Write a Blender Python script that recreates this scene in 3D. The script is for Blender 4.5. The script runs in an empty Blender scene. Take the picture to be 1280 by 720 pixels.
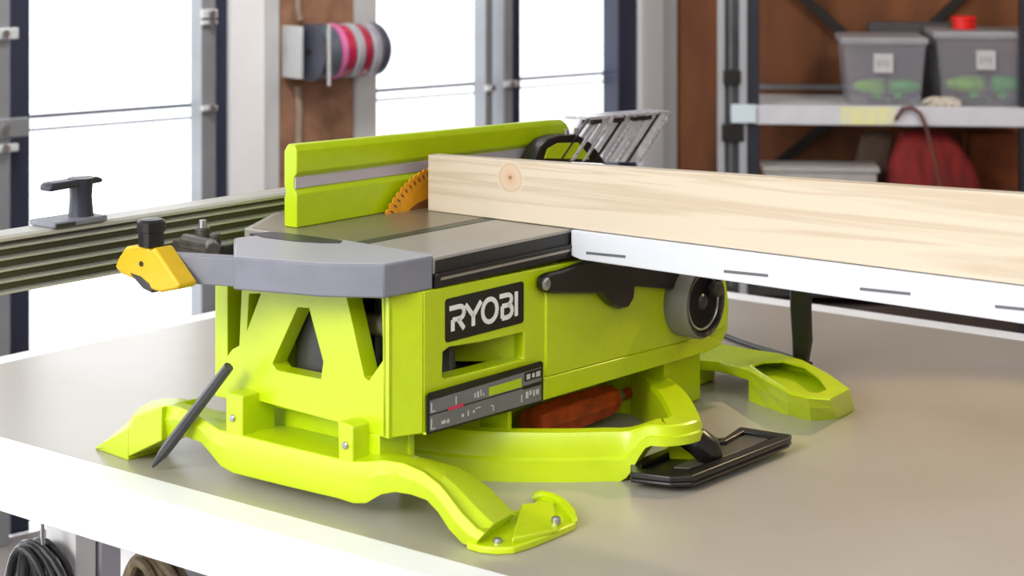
import bpy, bmesh, math, random
from mathutils import Vector, Matrix
random.seed(4)
R = math.radians
sc = bpy.context.scene
COL = sc.collection
# ------------------------------------------------------------------ camera constants
F, CX, Y0, CAMZ = 2400.0, 640.0, -100.0, 1.65
BENCH = 0.9
# ------------------------------------------------------------------ frames (local axes -> world)
def frame(loc, deg):
    return Matrix.Translation(Vector(loc)) @ Matrix.Rotation(R(deg), 4, 'Z')
S = frame((-0.14, 2.4, BENCH), -38.7)          # saw and bench: x = across, y = away, z up from the bench top
LW = frame((200/2400*6.8, 6.8, 0), 41)         # window wall: x along it (to the right), y outward
RB = frame((255/2400*6.3, 6.3, 0), -6)         # storage rack: x along it, y away
WORLD = Matrix.Identity(4)

def P(fr, px, py, ax, val):
    """where the line of sight through a pixel of the 1280x720 frame meets the plane ax = val of a frame"""
    inv = fr.inverted()
    o = inv @ Vector((0, 0, CAMZ))
    d = inv.to_3x3() @ Vector(((px-CX)/F, 1, -(py-Y0)/F))
    i = 'xyz'.index(ax)
    t = (val-o[i])/d[i]
    return o+d*t
def up(px, py, u): p = P(S, px, py, 'y', u); return (p.x, p.z)      # (w, z) on plane y=u
def wp(px, py, w): p = P(S, px, py, 'x', w); return (p.y, p.z)      # (u, z) on plane x=w
def zp(px, py, z): p = P(S, px, py, 'z', z); return (p.x, p.y)      # (w, u) on plane z

# ------------------------------------------------------------------ materials
def srgb(c):
    return tuple(((v/255)/12.92 if v/255 <= .04045 else ((v/255+.055)/1.055)**2.4) for v in c)+(1,)
MC = {}
def mat(name, rgb, rough=.5, metal=0, spec=.5, var=0, scale=20, stretch=(1,1,1), rgb2=None, bump=0, coat=0, alpha=1, detail=4):
    if name in MC: return MC[name]
    m = bpy.data.materials.new(name); m.use_nodes = True
    nt = m.node_tree; b = nt.nodes['Principled BSDF']
    b.inputs['Base Color'].default_value = srgb(rgb)
    b.inputs['Roughness'].default_value = rough
    b.inputs['Metallic'].default_value = metal
    b.inputs['Specular IOR Level'].default_value = spec
    b.inputs['Coat Weight'].default_value = coat
    b.inputs['Alpha'].default_value = alpha
    tc = nt.nodes.new('ShaderNodeTexCoord'); mp = nt.nodes.new('ShaderNodeMapping')
    mp.inputs['Scale'].default_value = stretch
    nt.links.new(tc.outputs['Object'], mp.inputs['Vector'])
    nz = nt.nodes.new('ShaderNodeTexNoise'); nz.inputs['Scale'].default_value = scale; nz.inputs['Detail'].default_value = detail
    nt.links.new(mp.outputs[0], nz.inputs['Vector'])
    c2 = rgb2 or tuple(max(0, v*(1-var)) for v in rgb)
    cr = nt.nodes.new('ShaderNodeValToRGB')
    cr.color_ramp.elements[0].position = .35; cr.color_ramp.elements[1].position = .65
    cr.color_ramp.elements[0].color = srgb(c2); cr.color_ramp.elements[1].color = srgb(rgb)
    nt.links.new(nz.outputs['Fac'], cr.inputs[0]); nt.links.new(cr.outputs[0], b.inputs['Base Color'])
    if bump:
        bp = nt.nodes.new('ShaderNodeBump'); bp.inputs['Strength'].default_value = bump; bp.inputs['Distance'].default_value = .002
        nt.links.new(nz.outputs['Fac'], bp.inputs['Height']); nt.links.new(bp.outputs[0], b.inputs['Normal'])
    MC[name] = m
    return m

GREEN = mat('lime_plastic', (190, 212, 4), .34, spec=.75, var=.02, scale=60)
GREEN_FENCE = mat('lime_painted_metal', (186, 212, 4), .3, var=.02, scale=40)
BLACK = mat('black_plastic', (26, 24, 22), .35, var=.2)
LABELBLACK = mat('label_black', (16, 15, 14), .45, var=.1)
DARK = mat('dark_plastic', (52, 52, 50), .4, var=.15)
NAVY = mat('navy_steel', (40, 44, 66), .55, var=.12, scale=3)
GREYMETAL = mat('grey_painted_metal', (128, 130, 140), .45, var=.05, scale=30)
DARKGREY = mat('charcoal_metal', (118, 120, 128), .5, var=.05, scale=20)
TABLETOP = mat('cast_table', (166, 162, 154), .32, .15, var=.06, scale=14, stretch=(1, .2, 1))
TABLETOP2 = mat('worn_cast_table', (136, 127, 106), .28, .2, var=.12, scale=9, stretch=(1, .25, 1))
STEEL = mat('brushed_steel', (190, 190, 190), .3, .9, var=.1)
SILVER = mat('silver_strip', (196, 190, 200), .45, .2, var=.03)
WHITEP = mat('white_paint', (238, 238, 238), .45, var=.015, scale=8)
RAILW = mat('white_rail', (208, 211, 218), .4, var=.02, scale=12)
YELLOW = mat('yellow_plastic', (226, 186, 24), .45, var=.05, scale=30)
RED = mat('rust_red', (196, 72, 24), .5, var=.25, scale=40, stretch=(4, 1, 1))
ALU = mat('aluminium', (196, 194, 184), .35, .15, var=.08, scale=10, stretch=(4, .3, 4))
ALUDARK = mat('aluminium_groove', (92, 88, 74), .4, .2, var=.2, scale=6, stretch=(1, .4, 1))
ORANGE = mat('orange_blade', (244, 168, 30), .35, .1, var=.08, scale=50)
BROWN = mat('blade_collar', (150, 98, 40), .45, .3, var=.1)
OSB = mat('osb_panel', (158, 118, 92), .8, rgb2=(128, 92, 70), scale=14, stretch=(1, 1, 1))
PLY = mat('brown_plywood', (122, 72, 34), .75, rgb2=(98, 55, 24), scale=3, stretch=(3, 1, .6))
GREYTRIM = mat('grey_trim', (196, 198, 198), .6, var=.03, scale=5)
FLOORM = mat('concrete_floor', (120, 112, 108), .7, var=.15, scale=3)

def wood_mat():
    m = bpy.data.materials.new('pine'); m.use_nodes = True; nt = m.node_tree; N = nt.nodes; L = nt.links
    b = N['Principled BSDF']; b.inputs['Roughness'].default_value = .55
    tc = N.new('ShaderNodeTexCoord'); mp = N.new('ShaderNodeMapping'); mp.inputs['Scale'].default_value = (.55, 6, 15)
    L.new(tc.outputs['Object'], mp.inputs['Vector'])
    n1 = N.new('ShaderNodeTexNoise'); n1.inputs['Scale'].default_value = 2.6; n1.inputs['Detail'].default_value = 3; n1.inputs['Distortion'].default_value = .5
    L.new(mp.outputs[0], n1.inputs['Vector'])
    mu = N.new('ShaderNodeMath'); mu.operation = 'MULTIPLY'; mu.inputs[1].default_value = 7; L.new(n1.outputs['Fac'], mu.inputs[0])
    fr = N.new('ShaderNodeMath'); fr.operation = 'PINGPONG'; fr.inputs[1].default_value = 1; L.new(mu.outputs[0], fr.inputs[0])
    cr = N.new('ShaderNodeValToRGB'); e = cr.color_ramp.elements
    e[0].position = 0; e[0].color = srgb((192, 174, 150)); e[1].position = .55; e[1].color = srgb((206, 192, 170))
    L.new(fr.outputs[0], cr.inputs[0])
    # the knot: rings round one point of the face, stretched along the grain
    mk = N.new('ShaderNodeMapping'); mk.vector_type = 'POINT'
    mk.inputs['Location'].default_value = KNOT
    mk.inputs['Scale'].default_value = (1, 0, 1)
    L.new(tc.outputs['Object'], mk.inputs['Vector'])
    ln = N.new('ShaderNodeVectorMath'); ln.operation = 'LENGTH'; L.new(mk.outputs[0], ln.inputs[0])
    nk = N.new('ShaderNodeTexNoise'); nk.inputs['Scale'].default_value = 60; L.new(tc.outputs['Object'], nk.inputs['Vector'])
    ad = N.new('ShaderNodeMath'); ad.operation = 'MULTIPLY_ADD'; ad.inputs[1].default_value = .006; L.new(nk.outputs['Fac'], ad.inputs[0]); L.new(ln.outputs['Value'], ad.inputs[2])
    kr = N.new('ShaderNodeValToRGB'); ke = kr.color_ramp.elements
    stops = [(0, (120, 70, 50)), (.0050, (140, 92, 70)), (.0075, (196, 160, 130)), (.012, (202, 174, 146)), (.020, (204, 182, 154)), (.0228, (190, 168, 142)), (.025, (206, 190, 168)), (.03, (206, 192, 170))]
    ke[0].position = 0; ke[0].color = srgb(stops[0][1]); ke[1].position = 1; ke[1].color = srgb(stops[-1][1])
    for p, c in stops[1:-1]:
        q = ke.new(p/.03); q.color = srgb(c)
    sc_ = N.new('ShaderNodeMath'); sc_.operation = 'DIVIDE'; sc_.inputs[1].default_value = .03; L.new(ad.outputs[0], sc_.inputs[0]); L.new(sc_.outputs[0], kr.inputs[0])
    msk = N.new('ShaderNodeMapRange'); msk.inputs['From Min'].default_value = .0235; msk.inputs['From Max'].default_value = .03; msk.inputs['To Min'].default_value = 1; msk.inputs['To Max'].default_value = 0
    L.new(ad.outputs[0], msk.inputs['Value'])
    mx = N.new('ShaderNodeMix'); mx.data_type = 'RGBA'
    L.new(msk.outputs[0], mx.inputs['Factor']); L.new(cr.outputs[0], mx.inputs['A']); L.new(kr.outputs[0], mx.inputs['B'])
    L.new(mx.outputs['Result'], b.inputs['Base Color'])
    return m

def glass_mat():
    m = bpy.data.materials.new('clear_glass'); m.use_nodes = True; nt = m.node_tree; N = nt.nodes; L = nt.links
    out = N['Material Output']; N.remove(N['Principled BSDF'])
    t = N.new('ShaderNodeBsdfTransparent'); g = N.new('ShaderNodeBsdfGlossy'); g.inputs['Roughness'].default_value = .05
    mx = N.new('ShaderNodeMixShader'); mx.inputs[0].default_value = .05
    L.new(t.outputs[0], mx.inputs[1]); L.new(g.outputs[0], mx.inputs[2]); L.new(mx.outputs[0], out.inputs[0])
    return m
def tinted(name, rgb, fac, rough=.3):
    m = bpy.data.materials.new(name); m.use_nodes = True; nt = m.node_tree; N = nt.nodes; L = nt.links
    b = N['Principled BSDF']; b.inputs['Base Color'].default_value = srgb(rgb); b.inputs['Roughness'].default_value = rough
    t = N.new('ShaderNodeBsdfTransparent'); mx = N.new('ShaderNodeMixShader'); mx.inputs[0].default_value = fac
    nz = N.new('ShaderNodeTexNoise'); nz.inputs['Scale'].default_value = 15
    mr = N.new('ShaderNodeMapRange'); mr.inputs['To Min'].default_value = max(0, fac-.08); mr.inputs['To Max'].default_value = min(1, fac+.08)
    L.new(nz.outputs['Fac'], mr.inputs['Value']); L.new(mr.outputs[0], mx.inputs[0])
    L.new(t.outputs[0], mx.inputs[1]); L.new(b.outputs[0], mx.inputs[2]); L.new(mx.outputs[0], N['Material Output'].inputs[0])
    return m
GLASS = glass_mat()
BIN = tinted('smoky_clear_plastic', (176, 176, 184), .24)
GUARDP = tinted('clear_guard_plastic', (250, 250, 255), .34, .15)

def bench_mat():
    """laminate: greyish with large soft patches of a warmer tone"""
    return mat('bench_laminate', (172, 166, 156), .27, rgb2=(165, 157, 144), scale=2.2, spec=.6, detail=2)

# ------------------------------------------------------------------ geometry collector
class G:
    def __init__(s): s.v = []; s.f = []
    def add(s, vs, fs):
        n = len(s.v); s.v += [Vector(v) for v in vs]; s.f += [tuple(i+n for i in f) for f in fs]; return s
    def box(s, x0, x1, y0, y1, z0, z1):
        return s.add([(x, y, z) for z in (z0, z1) for y in (y0, y1) for x in (x0, x1)],
                     [(0,2,3,1), (4,5,7,6), (0,1,5,4), (2,6,7,3), (0,4,6,2), (1,3,7,5)])
    def prism(s, loops, ax, a, b):
        """2-D outline (with holes) pushed from a to b along an axis"""
        if not isinstance(loops[0][0], (tuple, list, Vector)): loops = [loops]
        def p3(q, t):
            return {'x': (t, q[0], q[1]), 'y': (q[0], t, q[1]), 'z': (q[0], q[1], t)}[ax]
        bm = bmesh.new(); eds = []
        for lp in loops:
            vs = [bm.verts.new(p3(q, a)) for q in lp]
            eds += [bm.edges.new((vs[i], vs[(i+1) % len(vs)])) for i in range(len(vs))]
        bmesh.ops.triangle_fill(bm, use_beauty=True, use_dissolve=True, edges=eds)
        r = bmesh.ops.extrude_face_region(bm, geom=bm.faces[:])
        d = Vector(p3((0, 0), b-a))
        bmesh.ops.translate(bm, vec=d, verts=[g for g in r['geom'] if isinstance(g, bmesh.types.BMVert)])
        bm.verts.index_update()
        s.add([v.co.copy() for v in bm.verts], [[v.index for v in f.verts] for f in bm.faces]); bm.free()
        return s
    def loft(s, rings, closed=False, cap=True):
        n = len(rings[0]); k = len(rings)
        fs = []
        for i in range(k if closed else k-1):
            for j in range(n):
                fs.append((i*n+j, i*n+(j+1) % n, ((i+1) % k)*n+(j+1) % n, ((i+1) % k)*n+j))
        if cap and not closed: fs += [tuple(range(n))[::-1], tuple(range((k-1)*n, k*n))]
        return s.add([v for r in rings for v in r], fs)
    def cyl(s, p0, p1, r0, r1=None, n=28, cap=True):
        p0, p1 = Vector(p0), Vector(p1); r1 = r0 if r1 is None else r1
        q = (p1-p0).to_track_quat('Z', 'Y')
        rg = [[p+q @ Vector((math.cos(2*math.pi*i/n)*r, math.sin(2*math.pi*i/n)*r, 0)) for i in range(n)] for p, r in ((p0, r0), (p1, r1))]
        return s.loft(rg, cap=cap)
    def lathe(s, p0, p1, prof, n=32):
        """profile of (t along axis in metres, radius)"""
        p0, p1 = Vector(p0), Vector(p1); q = (p1-p0).to_track_quat('Z', 'Y')
        return s.loft([[p0+q @ Vector((math.cos(2*math.pi*i/n)*r, math.sin(2*math.pi*i/n)*r, t)) for i in range(n)] for t, r in prof])
    def tube(s, pts, r, n=10, closed=False):
        pts = [Vector(p) for p in pts]; rg = []; k = len(pts); up_ = None
        for i, p in enumerate(pts):
            a = pts[(i-1) % k] if (closed or i) else p; b = pts[(i+1) % k] if (closed or i < k-1) else p
            t = (b-a).normalized()
            if up_ is None: up_ = t.orthogonal()
            up_ = (up_-t*up_.dot(t)).normalized(); w = t.cross(up_)
            rr = r[i] if isinstance(r, (list, tuple)) else r
            rg.append([p+up_*math.cos(2*math.pi*j/n)*rr+w*math.sin(2*math.pi*j/n)*rr for j in range(n)])
        return s.loft(rg, closed=closed)
    def xf(s, M): s.v = [M @ v for v in s.v]; return s

WM = {}
def meta(o, label=None, cat=None, group=None, kind=None):
    if label: o['label'] = label
    if cat: o['category'] = cat
    if group: o['group'] = group
    if kind: o['kind'] = kind
def thing(name, fr, loc, label=None, cat=None, group=None, kind=None):
    o = bpy.data.objects.new(name, None); COL.objects.link(o); o.empty_display_size = .05
    M = fr @ Matrix.Translation(Vector(loc)); o.matrix_world = M; WM[o.name] = M
    meta(o, label, cat, group, kind); return o
def mk(name, g, m, fr=S, parent=None, label=None, cat=None, group=None, kind=None, bevel=0, smooth=False, seg=2, sub=0, ang=35):
    W_ = [fr @ v for v in g.v]
    if parent is None:
        lo = [min(v[i] for v in g.v) for i in range(3)]; hi = [max(v[i] for v in g.v) for i in range(3)]
        M = fr @ Matrix.Translation(Vector(((lo[0]+hi[0])/2, (lo[1]+hi[1])/2, lo[2])))
    else: M = WM[parent.name]
    inv = M.inverted()
    me = bpy.data.meshes.new(name); me.from_pydata([inv @ v for v in W_], [], g.f); me.materials.append(m)
    bm = bmesh.new(); bm.from_mesh(me); bmesh.ops.recalc_face_normals(bm, faces=bm.faces[:]); bm.to_mesh(me); bm.free()
    o = bpy.data.objects.new(name, me); COL.objects.link(o); WM[o.name] = M
    if parent is None: o.matrix_world = M
    else: o.parent = parent
    if bevel:
        b = o.modifiers.new('bevel', 'BEVEL'); b.width = bevel; b.segments = seg; b.limit_method = 'ANGLE'; b.angle_limit = R(30); b.harden_normals = False
    if sub:
        b = o.modifiers.new('sub', 'SUBSURF'); b.levels = b.render_levels = sub
    if smooth or bevel or sub:
        for p in me.polygons: p.use_smooth = True
        try: me.set_sharp_from_angle(angle=R(ang))
        except Exception: pass
    meta(o, label, cat, group, kind)
    return o
def copy_thing(o, M):
    c = o.copy(); COL.objects.link(c); c.matrix_world = M; WM[c.name] = M
    for ch in o.children:
        d = ch.copy(); COL.objects.link(d); d.parent = c
        for gch in ch.children:
            e = gch.copy(); COL.objects.link(e); e.parent = d
    return c

T = .319       # saw table height above the bench

# =================================================================== THE SAW
saw = thing('table_saw', S, (-.12, .35, 0), 'lime green portable table saw with grey table and white rail standing on the workbench', 'table saw')
def part(name, g, m, parent=saw, **k): return mk(name, g, m, S, parent, **k)

# --- front frame plate with the triangular opening
o_ = [(284,500),(283,447),(290,437),(299,432),(302,362),(486,372),(486,549),(430,530),(304,496)]
tri = [(372,384),(386,385),(404,452),(401,474),(346,463),(340,455)]
slv = [(311,367),(326,367),(309,412)]
vee = [(433,371),(477,373),(479,450),(461,476),(455,472)]
f2 = lambda L, u: [up(x, y, u) for x, y in L]
part('front_frame', G().prism([f2(o_, 0), f2(tri, 0), f2(slv, 0), f2(vee, 0)], 'y', 0, .028), GREEN, bevel=.0025, label='lime front frame with a triangular opening')
# --- side shell
s2 = lambda L, w=0: [wp(x, y, w) for x, y in L]
side = [(.045,.098), (.285,.094), (.70,.090), (.745,.094), (.762,.11), (.766,.15), (.755,.20), (.70,.235), (.395,.272), (.045,.279)]
win = s2([(554,440),(562,434),(600,428),(655,415),(655,449),(600,463),(557,474),(553,470)])
part('side_shell', G().prism([side, win], 'x', -.03, 0).prism([(-.022,0),(0,.045),(-.03,.045),(-.03,0)], 'z', .098, .279), GREEN, bevel=.002)
# lower flange and seam on the side shell
g = G().prism([(.045,.0965),(.70,.088),(.745,.0925),(.70,.113),(.29,.124),(.29,.098),(.045,.100)], 'x', -.01, .004)
part('side_flange', g, GREEN, bevel=.002)
g = G().prism([(.295,.124),(.70,.113),(.752,.118),(.748,.195),(.698,.23),(.40,.262),(.295,.264)], 'x', -.002, .0035)
part('motor_cover', g, GREEN, bevel=.002)
# inner walls, back wall, floor
g = G().box(-.36, -.335, .02, .70, .095, .275).box(-.36, 0, .69, .72, .095, .232).box(-.33, -.03, .03, .69, .095, .105)
g.box(-.34, -.03, .30, .31, .1, .27)
g.prism([(.03,.105),(.12,.105),(.12,.15),(.05,.165),(.03,.165)], 'x', -.085, -.031)
part('inner_walls', g, GREEN, bevel=.001)
# pocket behind the side window: slanted inner wall and rib
g = G().add([(-.10,.188,.15),(-.10,.188,.235),(-.006,.258,.15),(-.006,.258,.235),(-.11,.188,.15),(-.11,.188,.235),(-.045,.262,.15),(-.045,.262,.235)],
            [(0,1,3,2),(4,6,7,5),(0,4,5,1),(2,3,7,6),(0,2,6,4),(1,5,7,3)])
g.box(-.10, -.031, .150, .158, .195, .235)
part('grip_pocket', g, GREEN, bevel=.0015)
part('inner_dark_backing', G().box(-.10, -.085, .06, .30, .11, .26).box(-.085, -.031, .135, .145, .1, .19), DARK, bevel=.003)  # added dark backing: shade inside the side window put into colour
# left flare of the front frame down to the leg
g = G().prism(f2([(282,490),(282,545),(303,551),(303,495)], -.030), 'y', -.030, .03)
part('mounting_lug', g, GREEN, bevel=.002)
part('mounting_lug', G().prism(f2([(422,527),(434,529),(441,534),(441,582),(423,577)], -.030), 'y', -.030, .05), GREEN, bevel=.002)
part('front_web', G().box(-.335, -.03, .052, .062, .03, .11).box(-.07, -.035, .0, .06, .05, .10), GREEN, bevel=.002)
for x, y in ((290,523),(431,557)):
    w, z = up(x, y, -.032)
    part('bolt', G().lathe((w,-.0295,z), (w,-.04,z), [(0,.0048),(.003,.0048),(.004,.0036),(.0041,.0001)], 16), STEEL, smooth=True)
# motor and pipe seen through the openings
part('motor', G().lathe((-.19,.09,.1), (-.19,.09,.26), [(0,.04),(.012,.056),(.03,.06),(.12,.06),(.14,.05),(.15,.03),(.152,.001)], 32), DARK, smooth=True)
part('dust_pipe', G().cyl((-.14,.06,.222), (-.032,.06,.222), .014), mat('dull_pipe', (150,140,120), .4, .3, var=.1), smooth=True)
g = G().box(-.33,-.03,.045,.60,.262,.279)
part('table_bracket', g, BLACK, bevel=.002)

# --- front leg beam: a loft from the left toe to the right foot
def stn(xb, yb, xt, yt, xk, yk, dent=0, uf=-.03, ub=.06):
    bw, bz = up(xb, yb, uf); tw, tz = up(xt, yt, uf); kw, kz = up(xk, yk, ub)
    bz = max(bz, .0); kz = max(kz, bz+.004); tz = max(tz, bz+.003)
    mw = (bw*.4+tw*.6); mz = bz*.4+tz*.6
    cw = (tw+kw)/2
    return [(bw, uf+.002, bz), (mw, uf-.004, mz), (tw, uf, tz), (tw*.72+kw*.28, uf+.018, tz*.72+kz*.28+.001-dent), (tw*.6+kw*.4, uf+.03, tz*.6+kz*.4+.003-dent*.1), (kw, ub-.01, kz), (kw, ub, kz-.004), (bw+(kw-tw), ub, bz)]
st = [stn(121,568, 121,566, 165,545), stn(140,570, 140,551, 180,515), stn(159,572, 160,534, 190,503), stn(162,571, 166,519, 196,499),
      stn(180,562, 186,512, 212,496), stn(202,553, 207,506, 232,496), stn(215,547, 222,508, 245,498), stn(232,547, 236,513, 256,504), stn(250,554, 250,521, 270,510),
      stn(262,568, 262,529, 285,512), stn(274,583, 274,537, 300,518), stn(290,592, 290,541, 318,522), stn(350,607, 350,556, 380,533), stn(422,624, 422,573, 452,550),
      stn(440,630, 442,577, 468,556), stn(456,630, 458,577, 486,558), stn(475,619, 480,575, 506,563), stn(492,616, 505,579, 528,568), stn(512,619, 530,590, 548,573, 0.001),
      stn(532,626, 550,606, 572,580, 0.004), stn(546,641, 563,622, 592,590, 0.008), stn(560,663, 578,642, 615,608, 0.01), stn(576,680, 596,660, 632,626, 0.009), stn(592,686, 606,667, 645,640)]
legs = part('front_leg_beam', G().loft(st), GREEN, bevel=.0015, smooth=True, ang=22)
# raised toe block on the left foot and right spoon shaped foot pad
z2 = lambda L, z: [zp(x, y, z) for x, y in L]
pad = z2([(583,683),(600,688),(620,690),(642,689),(662,683),(692,671),(719,659),(721,650),(716,638),(704,627),(690,620),(676,617),(666,620),(672,630),(655,640),(632,645),(606,660)], .004)
fp = part('foot_pad', G().prism(pad, 'z', 0, .009), GREEN, bevel=.002)
rim = [zp(x, y, .012) for x, y in ((667,621),(677,619),(690,622),(703,629),(713,639),(718,649))]
part('foot_rim', G().tube([(a, b, .012) for a, b in rim], [.003,.006,.0065,.0065,.006,.004], 8), GREEN, smooth=True)
# inner web of the foot (vertical wall closing the arm end)
a = zp(648,640,.0); 
def zz3(x, y, zpl, z): a_ = zp(x, y, zpl); return (a_[0], a_[1], z)
va = zz3(640,682,.008,.008); vb = zz3(698,666,.008,.008); vc = zz3(692,632,.008,.008); vd = zz3(652,640,.008,.008)
g = G().add([va, vb, vc, vd, (va[0],va[1],.017), (vb[0],vb[1],.013), (vc[0],vc[1],.013), (vd[0],vd[1],.019)], [(0,1,2,3),(4,7,6,5),(0,4,5,1),(1,5,6,2),(2,6,7,3),(3,7,4,0)])
part('foot_boss', g, GREEN, bevel=.002)
for x, y, zz in ((622,677,.010),(695,650,.016)):
    w, u = zp(x, y, zz)
    part('foot_bolt', G().lathe((w,u,zz-.004), (w,u,zz+.01), [(0,.006),(.006,.006),(.008,.0045),(.0081,.0001)], 16), STEEL, smooth=True)
# left toe ramp
g = G().prism(z2([(119,567),(158,572),(200,556),(205,540),(175,540),(150,548)], .004), 'z', 0, .008)
part('toe_block', G().prism(f2([(160,571),(160,535),(170,520),(202,509),(202,551)], -.040), 'y', -.040, .03), GREEN, bevel=.0015)
g = G().loft([[ (up(160,571,-.040)[0],-.040,0), (up(160,571,-.040)[0],-.040,up(160,535,-.040)[1]), (up(160,571,-.040)[0],.02,up(160,535,-.040)[1]), (up(160,571,-.040)[0],.02,0)],
              [ (up(119,568,-.03)[0],-.030,0), (up(119,568,-.03)[0],-.030,.003), (up(119,568,-.03)[0],.01,.003), (up(119,568,-.03)[0],.01,0)]])
part('toe_ramp', g, GREEN, bevel=.0015)

# --- rear leg arm with an oval hollow
def q(x, y, z): a = zp(x, y, z); return a
top = [(-.12,.75,.078), (0,.742,.078), (.05,.742,.074), (.09,.735,.062), (.14,.735,.052), (.178,.75,.043)]
FT = z2([(936,436),(975,442),(1003,450),(1035,467),(1062,486),(1038,498),(1010,496),(985,490),(960,477),(936,463)], .047)
FB = z2([(936,478),(975,478),(1005,484),(1042,493),(1069,513),(1048,524),(1014,526),(985,519),(960,510),(936,501)], 0)
bowl = z2([(940,457),(955,452),(978,451),(1005,458),(1024,472),(1034,486),(1024,491),(1008,491),(988,487),(966,476),(948,466)], .047)
MID = [(a[0]*.6+b[0]*.4, a[1]*.6+b[1]*.4) for a, b in zip(FT, FB)]
part('rear_foot', G().loft([[(a, b, 0) for a, b in FB], [(a, b, .026) for a, b in MID]]), GREEN)
g = G().prism([FT, bowl], 'z', .044, .047)
n = len(FT)
g.add([(a, b, .026) for a, b in MID]+[(a, b, .045) for a, b in FT], [(i, (i+1) % n, n+(i+1) % n, n+i) for i in range(n)])
part('rear_foot_rim', g, GREEN)
lip = [(*zp(x, y, .047), .047) for x, y in ((938,457),(950,467),(966,477),(982,485))]
part('rear_foot_lip', G().tube(lip, [.002,.003,.003,.001], 6), GREEN, smooth=True)
br_t = z2([(850,428),(905,430),(938,436),(938,463),(900,452),(850,447)], .047)
part('rear_leg', G().prism(br_t, 'z', .030, .047), GREEN, bevel=.002)
part('rear_leg_root', G().box(-.20, -.085, .70, .86, 0, .045).box(-.13,-.035,.62,.74,0,.092), GREEN, bevel=.004)

# --- curved turntable arm
def ringpath(pts, n=8):
    out = []; P_ = [Vector((a, b, 0)) for a, b in pts]
    P_ = [P_[0]*2-P_[1]]+P_+[P_[-1]*2-P_[-2]]
    for i in range(1, len(P_)-2):
        for k in range(n):
            t = k/n; a, b, c, d = P_[i-1:i+3]
            out.append(.5*((2*b)+(-a+c)*t+(2*a-5*b+4*c-d)*t*t+(-a+3*b-3*c+d)*t**3))
    out.append(P_[-2]); return out
outp = [zp(x, y, 0) for x, y in ((500,590),(600,601),(700,603),(775,602))]
top_far = [zp(x, y, .066) for x, y in ((835,545),(880,535),(879,512),(858,482),(820,458),(775,452))]
pp = ringpath(outp+top_far)
rings = []
n1 = len(outp)-1; N8 = 8
for i, p in enumerate(pp):
    a = pp[max(0, i-1)]; b = pp[min(len(pp)-1, i+1)]; t = (b-a).normalized(); nrm = Vector((-t.y, t.x, 0))
    if nrm.dot(Vector((-.02, .42, 0))-p) < 0: nrm = -nrm
    s_i = i/N8
    def bump(a0, a1, b0, b1): return max(0, min(1, (s_i-a0)/(a1-a0)))*max(0, min(1, (b1-s_i)/(b1-b0)))
    ar = bump(3.0, 3.6, 4.9, 5.5)
    ar = ar*ar*(3-2*ar)
    hh = .064+.014*ar; lo = .052*ar
    m1 = lo+(hh-lo)*.44; m2 = lo+(hh-lo)*.50; m3 = lo+(hh-lo)*.92
    wd = .034+.012*ar+.016*max(0, min(1, s_i-4.5))
    sec = [(0,lo),(0,m1),(.004,m2),(.006,m3),(.009,hh),(wd-.004,hh),(wd,hh-.006),(wd,lo)]
    rings.append([p+nrm*s_+Vector((0,0,h_)) for s_, h_ in sec])
arm = part('turntable_arm', G().loft(rings), GREEN, smooth=True, ang=30)
g = G().prism(z2([(600,546),(655,548),(740,549),(705,520),(640,520)], .02), 'z', .0, .012)
g.box(-.10,-.03,.30,.36,.02,.1)
su = wp(637,530,-.012)[0]
part('turntable_web', G().box(-.14,-.13,.2,.62,0,.094).box(-.06,-.012,su-.004,su+.004,0,.092).box(-.13,-.01,.60,.612,0,.094), GREEN)
# little strut seen under the rating label
# --- black release tray at the end of the arm
tray_o = z2([(788,577),(838,558),(865,547),(905,547),(925,533),(990,543),(986,548),(866,595),(838,596),(788,590)], .024)
tray_i = z2([(842,590),(866,592),(925,570),(962,548),(936,543),(900,560)], .02)
lv = part('release_lever', G().prism(tray_o, 'z', .010, .016).cyl((.2,.40,0),(.2,.40,.012),.012), BLACK, bevel=.0025)
part('lever_rim', G().prism([tray_o, z2([(802,580),(842,563),(868,553),(908,551),(930,538),(972,545),(862,587),(838,589),(802,585)], .024)], 'z', .016, .024), BLACK, parent=lv, bevel=.002)
part('lever_tray', G().prism(z2([(842,584),(862,585),(918,566),(962,548),(936,542),(900,556)], .018), 'z', .0162, .018), mat('smoky_tray', (92,88,78), .35, var=.15), parent=lv, bevel=.0005)
w, u = zp(893, 566, .024)
part('lever_catch', G().lathe((w,u,.016), (w,u,.04), [(0,.012),(.008,.011),(.014,.009),(.018,.004),(.019,.0005)], 20), BLACK, parent=lv, smooth=True)
hook = []
for x, y, z in ((800,560,.03),(822,543,.050),(850,542,.054),(872,552,.046),(884,562,.034),(892,572,.02)):
    w, u = zp(x, y, z); hook.append((w, u, z))
part('lever_hook', G().tube(hook, [.006,.010,.015,.019,.020,.014], 12), BLACK, parent=lv, smooth=True)

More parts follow.
